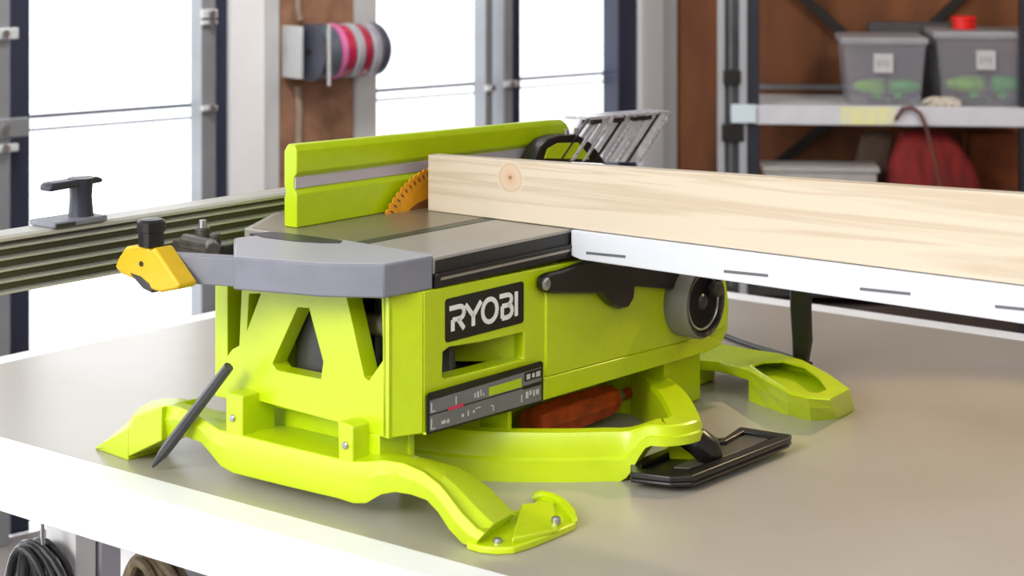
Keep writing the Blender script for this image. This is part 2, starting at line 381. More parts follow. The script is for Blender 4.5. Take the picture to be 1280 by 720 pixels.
# --- side: name plate, rating label, lever, hand wheel
lab = [(.086,.207),(.248,.207),(.248,.262),(.086,.262)]
def rrect(u0, u1, z0, z1, r, n=5):
    out = []
    for cx, cz, a0 in ((u1-r,z0+r,-90),(u1-r,z1-r,0),(u0+r,z1-r,90),(u0+r,z0+r,180)):
        for i in range(n+1):
            a = R(a0+90*i/n); out.append((cx+r*math.cos(a), cz+r*math.sin(a)))
    return out
plate = part('name_plate', G().prism(rrect(.086,.248,.2065,.2625,.005), 'x', 0, .0012), LABELBLACK, label='black name plate with white letters')
WHITEINK = mat('white_ink', (236,234,232), .5)
def stroke(pts, t):
    """thick polyline in the (u,z) plane, returned as quads with a little depth"""
    g = G()
    for (a, b), (c, d) in zip(pts[:-1], pts[1:]):
        dx, dy = c-a, d-b; l = math.hypot(dx, dy) or 1; nx, ny = -dy/l*t/2, dx/l*t/2
        g.prism([(a+nx, b+ny), (c+nx, d+ny), (c-nx, d-ny), (a-nx, b-ny)], 'x', .0012, .0022)
    return g
LX, LZ, LH = .094, .2165, .036
def letter(pl, x0, wd, t=.0062):
    g = G()
    for p in pl: 
        h = stroke([(x0+a*wd, LZ+t/2+b*(LH-t)) for a, b in p], t); g.add(h.v, h.f)
    return g
def arc(cx, cy, rx, ry, a0, a1, n=14):
    return [(cx+rx*math.cos(R(a0+(a1-a0)*i/n)), cy+ry*math.sin(R(a0+(a1-a0)*i/n))) for i in range(n+1)]
L_R = [[(-.12,1),(.6,1)]+arc(.6,.74,.30,.26,90,-90,10)+[(.1,.48),(.1,.0)], [(.45,.48),(.9,0)]]
L_Y = [[(-.05,1),(.47,.45)], [(1.0,1),(.47,.45)], [(.47,.5),(.47,0)]]
L_O = [arc(.5,.5,.5,.5,0,360,28)]
L_B = [[(-.08,1),(.55,1)]+arc(.55,.77,.32,.23,90,-90,10)+[(.12,.54)], arc(.55,.27,.38,.27,90,-90,10)+[(.12,.0),(.12,.54)]]
L_I = [[(.5,1.05),(.5,-.05)]]
for gl, x0, wd in ((L_R,LX+.003,.028), (L_Y,LX+.033,.030), (L_O,LX+.066,.030), (L_B,LX+.104,.026), (L_I,LX+.131,.012)):
    part('letter', letter(gl, x0, wd), WHITEINK, parent=plate)
rating = part('rating_label', G().prism([(.045,.098),(.281,.0925),(.285,.0955),(.285,.146),(.281,.149),(.049,.150),(.045,.147)], 'x', .004, .0055), LABELBLACK, label='black and grey specification label')
GLAB = mat('label_grey', (116,116,122), .45, var=.08)
part('label_field', G().prism([(.05,.101),(.280,.096),(.280,.119),(.05,.121)], 'x', .0055, .0062).prism([(.05,.123),(.280,.121),(.280,.141),(.05,.140)], 'x', .0055, .0062), GLAB, parent=rating)
part('label_band', G().prism([(.168,.1235),(.236,.1225),(.236,.1345),(.168,.1345)], 'x', .0062, .0067), mat('label_lime', (176,200,30), .4), parent=rating)
part('label_mark', G().prism([(.085,.1205),(.115,.120),(.115,.1245),(.085,.1245)], 'x', .0062, .0069), mat('label_red', (200,50,90), .5), parent=rating)
part('label_dark_box', G().prism([(.240,.118),(.279,.1175),(.279,.1225),(.240,.1225)], 'x', .0062, .0067).prism([(.243,.128),(.279,.128),(.279,.140),(.243,.140)], 'x', .0062, .0067), LABELBLACK, parent=rating)
g = G()
for (u0, z0, du, dz) in ((.247,.130,.008,.007),(.259,.1305,.006,.006),(.268,.130,.009,.007),(.246,.105,.005,.009),(.254,.108,.004,.006),(.262,.105,.003,.008),(.268,.106,.006,.007),
                         (.052,.103,.0015,.014),(.054,.103,.006,.0015),(.052,.125,.0015,.012),(.054,.125,.006,.0015),(.10,.126,.0015,.010),(.138,.127,.002,.006),(.143,.126,.004,.008),(.150,.127,.002,.008),(.155,.126,.002,.004),
                         (.072,.106,.008,.004),(.083,.105,.004,.005),(.112,.107,.004,.004),(.124,.106,.002,.007),(.135,.108,.003,.003),(.172,.109,.004,.0015),(.176,.102,.0015,.007),(.236,.102,.0015,.010),(.14,.112,.010,.0012)):
    part('label_print', G().box(.0062, .0068, u0, u0+du, z0, z0+dz), mat('label_pale_ink', (196,192,196), .5), parent=rating)

lev = [wp(x, y, .012) for x, y in ((676,352),(678,345),(686,341),(700,338),(735,326),(870,338),(870,350),(852,362),(790,358),(789,372),(782,384),(771,386),(762,381),(748,367),(690,367),(680,366),(676,360))]
lever = part('side_handle', G().prism(lev, 'x', .0035, .018), BLACK, bevel=.003, label='black side handle')
pu, pz = wp(683, 355, .019)
part('pivot_screw', G().lathe((.018,pu,pz), (.03,pu,pz), [(0,.0085),(.002,.0085),(.0032,.0065),(.0033,.003),(.0015,.0025),(.0015,.0001)], 24), STEEL, parent=lever, smooth=True)

hu, hz = .634, .179
wheel = part('hand_wheel', G().lathe((.003,hu,hz), (.06,hu,hz), [(0,.055),(.035,.055),(.040,.052),(.040,.047),(.014,.044),(.014,.0001)], 48), mat('grey_rubber', (126,124,116), .5, var=.08), smooth=True, label='grey hand wheel')
part('wheel_rim', G().lathe((.037,hu,hz), (.07,hu,hz), [(0,.0545),(.006,.052),(.006,.0465),(0,.045)], 48), BLACK, parent=wheel, smooth=True)
g = G()
for k in range(6):
    a = R(60*k+20); c, s_ = math.cos(a), math.sin(a)
    g.add([(x, hu+c*r-s_*t, hz+s_*r+c*t) for x in (.029,.035) for r, t in ((.008,-.005),(.046,-.004),(.046,.004),(.008,.005))],
          [(0,1,2,3),(4,7,6,5),(0,4,5,1),(1,5,6,2),(2,6,7,3),(3,7,4,0)])
part('wheel_spokes', g, GREEN, parent=wheel)
part('wheel_dish', G().cyl((.0175,hu,hz), (.029,hu,hz), .0435, n=40), mat('dish_olive', (124,140,54), .3, var=.2), parent=wheel)
part('wheel_hub', G().lathe((.029,hu,hz), (.06,hu,hz), [(0,.013),(.008,.012),(.011,.009),(.012,.0001)], 28), DARK, parent=wheel, smooth=True)
part('wheel_highlight', G().tube([(.0375,hu+.041*math.cos(a),hz+.041*math.sin(a)) for a in [2*math.pi*i/40 for i in range(40)]], .002, 8, closed=True), STEEL, parent=wheel, smooth=True)  # steel ring added to stand for silver highlights on the wheel face
part('wheel_knob', G().lathe((.029,hu+.024,hz+.016), (.07,hu+.024,hz+.016), [(0,.008),(.008,.010),(.018,.012),(.023,.010),(.024,.0001)], 24), DARK, parent=wheel, smooth=True)

# --- saw table
tb_o = [(0,.064), (0,.62), (-.43,.62), (-.43,.20), (-.36,.075), (-.182,.075)]
table = part('saw_table', G().prism(tb_o, 'z', T-.022, T), TABLETOP, bevel=.0012)
part('worn_table_panel', G().prism([(-.158,.082), (-.158,.615), (-.425,.615), (-.425,.21), (-.352,.084)], 'z', T-.001, T+.0008), TABLETOP2, parent=table)
part('miter_slot', G().prism([(-.157,.078), (-.157,.60), (-.137,.60), (-.137,.078)], 'z', T-.003, T+.0006), mat('slot_dark', (58,72,60), .35, .3, var=.2), parent=table, label='dark miter slot')
part('table_skirt', G().prism([(.064,T-.026),(.60,T-.026),(.60,T-.02),(.064,T-.02)], 'x', -.004, .006).box(-.02,.0015,.066,.6,.279,T-.004), BLACK, parent=table, bevel=.0015)
part('edge_shine', G().box(.001,.0032,.075,.60,.289,.2925), mat('edge_shine_silver', (170,164,156), .35, .5), parent=table)  # silver strip: shine along the lower ledge put into colour
# front apron and its arm
ap_top = z2([(292,300),(292,323),(345,327),(400,331.5),(480,333),(541,322.5)], T)+[(-.01,.068),(-.182,.078)]+z2([(405,305),(378,303),(350,299),(325,296)], T)
ap = part('front_apron', G().prism(ap_top, 'z', T-.040, T+.002), GREYMETAL, bevel=.0025, label='grey metal front apron')
part('apron_lit_top', G().prism([(p[0]*.985-.002, p[1]+.002) for p in ap_top], 'z', T+.0015, T+.0028), mat('apron_lit_grey', (168,168,174), .4), parent=ap, bevel=.0008)  # lighter grey plate: light falling on the apron's top put into its colour
part('apron_pocket', G().prism(z2([(312,292),(340,290),(385,295),(428,301),(425,304),(400,304),(370,302),(330,297)], T+.003), 'z', T+.0005, T+.0036), mat('pocket_dark', (52,52,62), .4, .2, var=.2), parent=ap, bevel=.0004)
arm_o = z2([(203,317),(230,319.5),(292,323.5),(345,327.5),(400,332),(400,324),(300,319),(214,314)], T-.002)
part('rip_arm', G().prism(arm_o, 'z', T-.038, T-.002), GREYMETAL, bevel=.0015, label='dark grey arm leading to the yellow cap')
# yellow end cap with black knob
cap = part('end_cap', G().prism(f2([(183,350),(185,315),(192,309),(224,357),(221,362),(200,366),(188,362)], -.150), 'y', -.150, -.118)
           .prism(f2([(143,334),(147,323),(157,308),(176,306),(187,312),(187,360),(168,350),(150,342)], -.146), 'y', -.146, -.122), YELLOW, bevel=.004, seg=3, label='yellow end cap')
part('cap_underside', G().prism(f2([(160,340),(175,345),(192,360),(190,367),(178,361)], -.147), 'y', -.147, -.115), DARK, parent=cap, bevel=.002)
w, z = up(175.5, 330, -.148); part('cap_mark', G().cyl((w,-.1445,z), (w,-.1475,z), .0035), DARK, parent=cap)
ku = -.134; kw, kb = up(189, 307, ku)
part('cap_knob', G().lathe((kw,ku,kb), (kw,ku,T+.05), [(0,.0165),(.018,.0165),(.019,.0185),(T+.040-kb,.0185),(T+.043-kb,.015),(T+.044-kb,.0001)], 14), BLACK, parent=cap, smooth=True, ang=20)
# clamp pieces between rail and table
g = G().tube([(-.40,.0,T-.012), (-.345,.0,T-.014), (-.31,-.03,T-.012)], .011, 10)
g.box(-.42,-.33,-.005,.03,T-.035,T-.012)
g.cyl((-.385,.02,T-.02), (-.385,.02,T+.006), .011).cyl((-.36,.02,T-.02), (-.36,.02,T+.0), .008)
part('rail_clamp', g, mat('clamp_grey', (96,92,84), .4, .5, var=.2, scale=60), bevel=.002)
part('clamp_bolt', G().cyl((-.385,.02,T+.006), (-.385,.02,T+.016), .006, .005), STEEL, smooth=True)

# --- white support rail under the board
RU0, RU1 = .350, .430
rail = part('support_rail', G().prism([(0.004,T-.036),(0.02,T-.040),(1.25,T-.047),(1.25,T),(0.004,T)], 'y', RU0, RU1), RAILW, bevel=.0015, label='white metal support rail')
for x0, x1, y in ((733,782,316), (905,960,339), (1075,1138,361), (1244,1310,383)):
    a, z = up(x0, y, RU0); b, z2_ = up(x1, y+ (x1-x0)*.10, RU0)
    part('rail_slot', G().prism([(a,z-.0018),(b,z2_-.0018),(b,z2_+.0018),(a,z+.0018)], 'y', RU0-.0006, RU0+.002), mat('slot_grey', (96,96,100), .5), parent=rail)

# --- rip fence
u0, u1 = .118, .757
prof = [(-.300,T+.001),(-.300,T+.048),(-.306,T+.055),(-.306,T+.071),(-.300,T+.078),(-.300,T+.108),(-.305,T+.117),(-.319,T+.117),(-.325,T+.108),(-.325,T+.06),(-.322,T+.05),(-.325,T+.04),(-.325,T+.001)]
def fr_ring(u, k, top): return [(w, u, T+.001+(z-T-.001)*k) for w, z in prof]
rg = [fr_ring(.118,.985,0), fr_ring(.122,1,0), fr_ring(.70,.885,0), fr_ring(.735,.87,0)]
rg.append([(w, .757 if z < T+.09 else .748, T+.001+(z-T-.001)*(.87 if z < T+.1 else .80)) for w, z in prof])
fence = part('rip_fence', G().loft(rg), GREEN_FENCE, bevel=.0015, label='lime rip fence')
part('fence_strip', G().loft([[(w, u, T+z*k) for w, z in ((-.3055,.0545),(-.3035,.056),(-.3035,.070),(-.3055,.0715))] for u, k in ((.1195,1),(.70,.885),(.75,.87))]), SILVER, parent=fence)

# --- blade
BW = -.287; bc = (.405, T-.088); BR = .150
pts = []
nt_ = 84
for k in range(nt_):
    for fr_, rr in ((0,BR),(.35,BR-.0006),(.5,BR-.0034),(.62,BR-.0036),(.78,BR-.0014)):
        a = -2*math.pi*(k+fr_)/nt_; pts.append((bc[0]+rr*math.cos(a), bc[1]+rr*math.sin(a)))
pts = [p for p in pts if p[1] > T-.025]
blade = part('saw_blade', G().prism(pts, 'x', BW-.0012, BW+.0012), ORANGE, label='orange circular saw blade')
part('blade_collar', G().prism([(.333,T-.004),(.338,T+.002),(.345,T+.006),(.356,T+.010),(.377,T+.014),(.42,T+.014),(.46,T+.007),(.49,T-.004)], 'x', BW+.0012, BW+.0025), BROWN, parent=blade)
g = G()
for k in range(nt_):
    a = -2*math.pi*(k+.55)/nt_
    if bc[1]+BR*math.sin(a) < T+.002: continue
    c, s_ = math.cos(a), math.sin(a)
    g.add([(BW+.0015, bc[0]+c*r-s_*t, bc[1]+s_*r+c*t) for r, t in ((BR-.015,-.002),(BR-.013,.0012),(BR-.006,.0022),(BR-.008,-.001))]+[(BW+.0002, bc[0]+c*r-s_*t, bc[1]+s_*r+c*t) for r, t in ((BR-.015,-.002),(BR-.013,.0012),(BR-.006,.0022),(BR-.008,-.001))],
          [(0,1,2,3),(4,7,6,5),(0,4,5,1),(1,5,6,2),(2,6,7,3),(3,7,4,0)])
part('blade_gullets', g, mat('gullet_dark', (120,70,20), .5), parent=blade)

# --- blade guard behind the board
gx = -.262
gp = [wp(x, y, gx) for x, y in ((668,200),(676,184),(686,174),(700,169),(722,168),(738,178),(748,190),(758,205))]
guard = part('blade_guard', G().prism(gp, 'x', gx-.030, gx), BLACK, bevel=.002, label='black and lime blade guard')
gi = [wp(x, y, gx) for x, y in ((680,198),(684,186),(696,179),(722,178),(732,190),(736,199))]
part('guard_window', G().prism(gi, 'x', gx-.001, gx+.0015), GREEN, parent=guard, bevel=.0005)
for x, y in ((709,168),(722,166)):
    u, z = wp(x, y, gx-.01); part('guard_pin', G().cyl((gx-.012,u,z-.01), (gx-.012,u,z+.008), .004), STEEL, parent=guard, smooth=True)
# clear pawl box: slanted bars with clear panels between
o1 = [wp(x, y, gx) for x, y in ((735,148),(838,140),(796,203),(728,203),(722,180))]
box = part('clear_guard_box', G().prism(o1, 'x', gx-.004, gx-.001).prism(o1, 'x', gx-.05, gx-.047), GUARDP, parent=guard)
tp0, tp1 = wp(735,148,gx), wp(838,140,gx)
bt0, bt1 = wp(700,200,gx), wp(797,203,gx)
g = G(); gd = G()
NB = 15
for k in range(NB):
    t = k/(NB-1); a = (tp0[0]+(tp1[0]-tp0[0])*t, tp0[1]+(tp1[1]-tp0[1])*t); b = (bt0[0]+(bt1[0]-bt0[0])*t, bt0[1]+(bt1[1]-bt0[1])*t)
    t_ = .0022+.0016*((k*7) % 3)
    (g if k % 3 else gd).prism([(a[0]-t_, a[1]), (a[0]+t_, a[1]), (b[0]+t_, b[1]), (b[0]-t_, b[1])], 'x', gx-.002-(k % 2)*.02, gx+.003-(k % 2)*.02)
for a, b in ((tp0, tp1),):
    g.prism([(a[0],a[1]-.003),(b[0],b[1]-.002),(b[0],b[1]+.002),(a[0],a[1]+.002)], 'x', gx-.05, gx+.002)
part('guard_bars', g, mat('pale_bar', (226,224,232), .25, .1, var=.25, scale=120), parent=guard, bevel=.0006)
for k in (1, 5, 8, 10):
    t = k/NB+.02; a = (tp0[0]+(tp1[0]-tp0[0])*t, tp0[1]+(tp1[1]-tp0[1])*t-.006)
    gd.box(gx-.02, gx+.004, a[0]-.012, a[0]+.014, a[1]-.004, a[1]+.003)
part('guard_pawl', gd, mat('pawl_dark', (70,62,66), .35, .5, var=.3, scale=90), parent=guard, bevel=.0006)

# --- ribbed side rail running to the left of the saw
RWX = -.47
def rz(u): return T+.014
g = G()
zt, zb = T+.016, T-.058
outl = [(RWX,zt),(RWX-.045,zt+.004),(RWX-.045,zb),(RWX,zb)]
K = 5
prof_ = [(RWX-.045,zb),(RWX-.004,zb)]
hh = (zt-zb)/K
for k in range(K):
    z_ = zb+k*hh
    prof_ += [(RWX,z_+.001),(RWX,z_+.004),(RWX-.010,z_+.0055),(RWX-.010,z_+hh-.001)]
prof_ += [(RWX,zt-.004),(RWX,zt),(RWX-.006,zt+.003),(RWX-.045,zt+.003)]
g = G().loft([[(w, u, z) for w, z in prof_] for u in (-1.1,.66)])
srail = part('ribbed_rail', g, ALU, label='ribbed aluminium rail running off to the left')
g = G()
for k in range(K):
    z_ = zb+k*hh; g.box(RWX-.0101, RWX-.0085, -1.09, .65, z_+.006, z_+hh-.0015)
part('rail_groove', g, ALUDARK, parent=srail)
# rail carriage with T-handle
cu, cz = wp(95, 272, RWX-.02)
g = G().box(RWX-.05, RWX+.004, cu-.055, cu+.035, zt+.003, zt+.011)
hd = part('rail_carriage', g, GREYMETAL, bevel=.002)
part('carriage_slot', G().box(RWX+.004, RWX+.0048, cu-.052, cu-.02, zt+.004, zt+.009), DARK, parent=hd)
hw = RWX-.022
ha, hz0 = wp(101, 270, hw); ztop = wp(101, 224, hw)[1]
part('t_handle', G().lathe((hw,ha,zt+.008), (hw,ha,ztop), [(0,.018),(.01,.0165),((ztop-zt)*.5,.015),(ztop-zt-.012,.0165),(ztop-zt-.006,.018)], 24), mat('handle_navy', (48,50,62), .4, var=.1), parent=hd, smooth=True)
hb = wp(56, 226, hw)[0]; hc = wp(122, 222, hw)[0]
g = G().prism([(hb,ztop-.010),(ha-.01,ztop-.008),(hc,ztop-.006),(hc,ztop-.001),(hc-.008,ztop+.002),(hb+.005,ztop+.001),(hb,ztop-.003)], 'x', hw-.012, hw+.012)
part('handle_bar', g, mat('handle_navy', (48,50,62)), parent=hd, bevel=.003)

# =================================================================== the board being cut
BU = .355
bl = up(535, 266, BU)[0]; zl = up(535, 193.5, BU)[1]; zr = up(1280, 243, BU)[1]; wr = up(1280, 357, BU)[0]
kx, kz = up(638, 222, BU)
L_ = 1.22
zend = zl+(zr-zl)*(L_-bl)/(wr-bl)
bw_c = (bl+L_)/2
KNOT = (-(kx-bw_c), 0, -(kz-(T+.001)))
PINE = wood_mat()
g = G().prism([(bl,T+.001),(L_,T+.001),(L_,zend),(bl,zl)], 'y', BU, BU+.022)
mk('wooden_board', g, PINE, S, None, 'long pale pine board with one knot lying on edge across the saw table', 'board', bevel=.001)

# =================================================================== things on the bench
# dark pencil-like bar leaning on the front leg
a = zp(191, 588, .001); b = up(286, 462, -.036)
pr = [Vector((a[0],a[1],.002)), Vector((a[0],a[1],.002)).lerp(Vector((b[0],-.036,b[1])), .12), Vector((a[0],a[1],.002)).lerp(Vector((b[0],-.036,b[1])), .2), Vector((b[0],-.036,b[1]))]
bar = mk('push_stick', G().tube([v+Vector((0,0,.004)) for v in pr], [.002,.0065,.0078,.0070], 8), mat('slate_plastic', (66,66,70), .4, var=.1), S, None, 'slim dark grey pointed stick leaning against the left leg of the saw', 'stick', smooth=True)
# red handled tool lying under the saw
t = thing('red_handled_tool', S, (-.10,.50,0), 'rust red handled tool lying under the saw inside the curved arm', 'tool')
a = Vector((*zp(666,530,.03), .028)); b = Vector((*zp(765,498,.032), .032)); d = (b-a); l_ = d.length; dn = d.normalized()
mk('handle', G().lathe(a-dn*.01, b, [(0,.018),(.004,.025),(.03,.027),(l_*.5,.0275),(l_*.9,.025),(l_+.01,.020),(l_+.012,.010)], 8), RED, S, t, smooth=True)
mk('ferrule', G().lathe(b, b+dn, [(0,.011),(.010,.011),(.012,.008),(.022,.008)], 20), STEEL, S, t, smooth=True)
mk('tip', G().lathe(b+dn*.02, b+dn, [(0,.0075),(.02,.009),(.03,.006),(.031,.0005)], 16), RED, S, t, smooth=True)
# black post beyond the saw
a = zp(1001, 478, 0)
g = G().loft([[(a[0]+x*k+sh, a[1]+y*k2, z) for x, y in ((-.018,-.006),(.018,-.006),(.018,.006),(-.018,.006))] for z, k, k2, sh in ((0,.62,1,.0),(.03,.72,1,0),(.07,.95,1,.003),(.12,1,1,.0),(.26,1,1,0))])
g.box(a[0]-.05, a[0]+.05, a[1]-.02, a[1]+.02, .25, .275)
mk('support_stand', g, BLACK, S, None, 'black upright stand on the bench behind the rear foot of the saw', 'stand', bevel=.003)
# cord behind the arm
c = [zp(905,425,.004), zp(925,433,.004), zp(945,440,.004), zp(985,452,.004), zp(1015,462,.004)]
cc = [Vector((p[0]-.02,p[1]+.03,.005)) for p in c]
cc = [cc[0]+Vector((-.15,.05,0))]+cc
mk('power_cord', G().tube(cc, .0045, 8), BLACK, S, None, 'black power cord lying on the bench behind the saw', 'cord', smooth=True)

# =================================================================== workbench
wb = thing('workbench', S, (-.2,.7,-.9), 'white workbench with a grey laminate top and white edging', 'workbench')
x0, x1, y0, y1 = -1.093, 1.7, -.074, 1.455
mk('worktop', G().box(x0, x1, y0, y1, -.02, 0), bench_mat(), S, wb)
RIM = .062
g = G().prism([[(x0-.045,y0-RIM),(x1+.03,y0-RIM),(x1+.03,y1+.055),(x0-.045,y1+.055)], [(x0,y0),(x1,y0),(x1,y1),(x0,y1)]], 'z', -.078, .0005)
mk('edging', g, WHITEP, S, wb, bevel=.002)
mk('top_frame', G().box(x0, x1, y0-.02, y1, -.062, -.02), WHITEP, S, wb)
for (lx, ly) in ((x0,-.09), (x0,1.36), (1.5,-.09), (1.5,1.36)):
    mk('leg', G().box(lx, lx+.075, ly, ly+.075, -.9, -.06), WHITEP, S, wb, bevel=.002)
for pa_, pb_, uu in ((57,94,.075),(150,171,.075)):
    wa_, wb_ = P(S,pa_,675,'y',uu).x, P(S,pb_,690,'y',uu).x
    mk('leg', G().box(wa_, wb_, uu, uu+.04, -.9, -.06), WHITEP, S, wb, bevel=.002)
mk('lower_shelf', G().box(x0+.01, x1, .0, y1-.06, -.62, -.60), WHITEP, S, wb)
# coils hanging beneath the front edge
def coil(name, fr, c, rad, n, mt, label, w_, ten=.7, tr=.006):
    g = G(); pts = []
    for i in range(n*26+1):
        a = 2*math.pi*i/26; k = i/(n*26)
        pts.append((c[0]+math.cos(a)*rad*(1+.04*math.sin(3*a+k*9)), c[1]-w_/2+w_*k+.006*math.sin(a*2), c[2]-rad+math.sin(a)*rad*ten+.0))
    g.tube(pts, tr, 8)
    return mk(name, g, mt, fr, None, label, 'cable', smooth=True)

# =================================================================== room
struct = dict(kind='structure')
_c = LW @ Vector((0, 0, 0)); _l = LW @ Vector((-9, 0, 0)); _b = RB @ Vector((0, .5, 0)); _r = RB @ Vector((3.2, .5, 0))
FP = [(_l.x, _l.y), (_c.x, _c.y), (_b.x, _b.y), (_r.x, _r.y), (_r.x, -2.5), (_l.x, -2.5)]
mk('floor', G().prism(FP, 'z', -.05, 0), FLOORM, WORLD, None, **struct)
CP = [(_l.x, _l.y), (_c.x, _c.y), (_b.x, _b.y), (_r.x, _r.y), (_r.x, 1.1), (_l.x, 1.1)]
mk('ceiling', G().prism(CP, 'z', 2.7, 2.8), WHITEP, WORLD, None, **struct)
mk('wall_right', G().box(_r.x, _r.x+.12, -2.5, _r.y, 0, 2.7), PLY, WORLD, None, **struct)
mk('wall_front', G().box(-2.7, _r.x, -2.6, -2.5, 0, 2.7), PLY, WORLD, None, **struct)
#lx
def lx(px, y=0): return P(LW, px, 100, 'x' if False else 'y', y).x
def lz(px, py, y=0): return P(LW, px, py, 'y', y).z
WT = 2.7
# solid wall piers
def wallbox(px0, px1, y0=0, y1=.14, z0=0, z1=WT): return G().box(lx(px0, y0), lx(px1, y0), y0, y1, z0, z1)
g = wallbox(285,325); g2 = wallbox(325,468,0,.14); g3 = wallbox(797,840)
wl = G(); 
wl.box(lx(285), lx(468), .01, .14, 0, WT); wl.box(lx(797), lx(840), .01, .14, 0, WT)
wl.box(lx(-120), lx(840), .01, .14, 2.2, WT)
mk('wall_left', wl, WHITEP, LW, None, **struct)
mk('trim_1', G().box(lx(284), lx(326), -.02, .012, 0, 2.2), WHITEP, LW, None, **struct)
mk('trim_2', G().box(lx(326), lx(346), -.012, .012, 0, 2.2), GREYTRIM, LW, None, **struct)
mk('trim_3', G().box(lx(441), lx(466), -.02, .012, 0, 2.2), GREYTRIM, LW, None, **struct)
mk('trim_4', G().box(lx(797), lx(824), -.02, .012, 0, 2.2), WHITEP, LW, None, **struct)
mk('trim_5', G().box(lx(824), lx(841), -.02, .012, 0, 2.2), GREYTRIM, LW, None, **struct)
mk('trim_6', G().box(lx(346), lx(441), -.004, .012, 0, 2.2), OSB, LW, None, **struct)
# glazed door bays
def bay(n, pa, pb, rows):
    w = thing('window_%d' % n, LW, (lx((pa+pb)/2), .1, 0), kind='structure')
    mk('glass', G().box(lx(pa,.1), lx(pb,.1), .10, .104, .02, 2.2), GLASS, LW, w)
    for (pxr, pyr, hh_) in rows:
        z = lz(pxr, pyr, .08)
        mk('rail', G().box(lx(pa,.08), lx(pb,.08), .08, .12, z-hh_/2, z+hh_/2), tinted('frosted_rail', (245,245,250), .12), LW, w)
        mk('seam', G().box(lx(pa,.08), lx(pb,.08), .076, .084, z+hh_/2, z+hh_/2+.011), mat('seam_grey', (110,114,122), .5), LW, w)
        mk('seam', G().box(lx(pa,.08), lx(pb,.08), .076, .084, z-hh_/2-.007, z-hh_/2), mat('seam_grey', (110,114,122), .5), LW, w)
    mk('bottom_rail', G().box(lx(pa,.08), lx(pb,.08), .08, .12, 0, .1), WHITEP, LW, w)
    return w
bay(1, 38, 243, [(140,147,.028)])
bay(2, 468, 602, [(535,115,.022)])
bay(3, 650, 767, [(700,101,.022)])
# vertical steel posts and tracks
tr_n = [7]
def post(pa, pb, m, ya=.0, yb=.08, name=None):
    o = mk('trim_%d' % tr_n[0], G().box(lx(pa,ya), lx(pb,ya), ya, yb, 0, 2.2), m, LW, None, kind='structure', bevel=.004); tr_n[0] += 1; return o
BLUEST = mat('blue_grey_steel', (104,122,150), .5, var=.08, scale=4)
TRACKM = mat('galvanised_track', (150,152,156), .45, .4, var=.08, scale=6)
post(13, 38, NAVY); post(243, 251, BLUEST, .03, .05); post(271, 285, NAVY); post(601, 608, BLUEST, .07, .08); post(608, 651, NAVY, .03,.09); post(766, 773, BLUEST, .07, .08); post(773, 797, NAVY)
def track(pa, pb, brs, label, roll=None):
    t = thing('door_track', LW, (lx((pa+pb)/2,-.05), -.05, 0), label, 'door track')
    a, b = lx(pa,-.06), lx(pb,-.06); 
    mk('channel', G().prism([(a,-.06),(b,-.06),(b,0),(b-.006,0),(b-.006,-.054),(a+.006,-.054),(a+.006,0),(a,0)], 'z', 0, 2.2), TRACKM, LW, t, bevel=.001)
    for (py, hgt, ext) in brs:
        z = lz((pa+pb)/2, py, -.06)
        mk('bracket', G().box(a-.004, b+ext, -.075, -.058, z-hgt/2, z+hgt/2), GREYTRIM if ext < .03 else TRACKM, LW, t, bevel=.003)
        mk('bolt', G().cyl(((a+b)/2,-.085,z), ((a+b)/2,-.074,z), .010), STEEL, LW, t)
    return t
track(-6, 12, [(42,.03,.02),(160,.05,.05),(185,.02,.02)], 'grey galvanised door track at the left edge, beside the left window')
track(252, 269, [(17,.025,0),(28,.012,0),(135,.014,0)], 'grey galvanised door track on the right side of the left window')
track(630, 641, [(105,.02,.012)], 'narrow grey door track between the two middle windows')
track(607, 614, [(110,.02,-.003)], 'pale slim door track on the right side of the second window')

# wall mounted roll holder with coloured rolls
z0_ = lz(400, 178, -.02)
h = thing('roll_holder', LW, (lx(415,-.02), -.02, lz(415,100,-.02)), 'clear drum holder of pink and grey rolls mounted on the wood panel', 'roll holder')
zc = lz(415, 64, -.10); ry = (lz(415, 28, -.10)-lz(415, 100, -.10))/2
xa, xb = lx(386,-.10), lx(474,-.10)
mk('end_plate', G().cyl((xa-.0,-.10,zc), (xa+.012,-.10,zc), ry*1.0), mat('smoke_plastic', (70,72,84), .4, var=.1), LW, h, smooth=True)
mk('spindle', G().cyl((xa,-.10,zc), (xb,-.10,zc), .012), DARK, LW, h)
cols = [((86,96,106),.20,.96),((226,120,176),.08,.97),((200,24,70),.13,.90),((170,170,176),.11,.96),((170,28,62),.12,.9),((168,168,176),.12,.95),((78,72,92),.12,.93)]
pos = .06
for i, (c_, wd, k) in enumerate(cols):
    p0 = xa+(xb-xa)*pos; p1 = xa+(xb-xa)*(pos+wd); pos += wd+.003
    mk('roll', G().lathe((p0,-.10,zc), (p1,-.10,zc), [(0,ry*k*.93),((p1-p0)*.15,ry*k),((p1-p0)*.85,ry*k),(p1-p0,ry*k*.93)], 32), mat('roll_colour_%d' % i, c_, .45, var=.15, scale=12), LW, h, smooth=True)
mk('dome_cap', G().lathe((xa+(xb-xa)*.90,-.10,zc), (xb,-.10,zc), [(0,ry*.95),(.012,ry*.9),(.03,ry*.7),(.04,ry*.4),(.043,.001)], 32), mat('smoke_plastic', (70,72,84)), LW, h, smooth=True)
mk('bracket', G().box(xa-.03, xa-.018, -.10, -.004, zc-ry*.9, zc+ry*.9).box(xa-.03, xa, -.03, -.018, zc-ry*.3, zc+ry*.3).box(xa+.006, xa+.018, -.10-ry*1.02, -.10-ry*.98, zc-ry*1.1, zc+ry), GREYTRIM, LW, h, bevel=.003)
cx1 = lx(377,-.03)
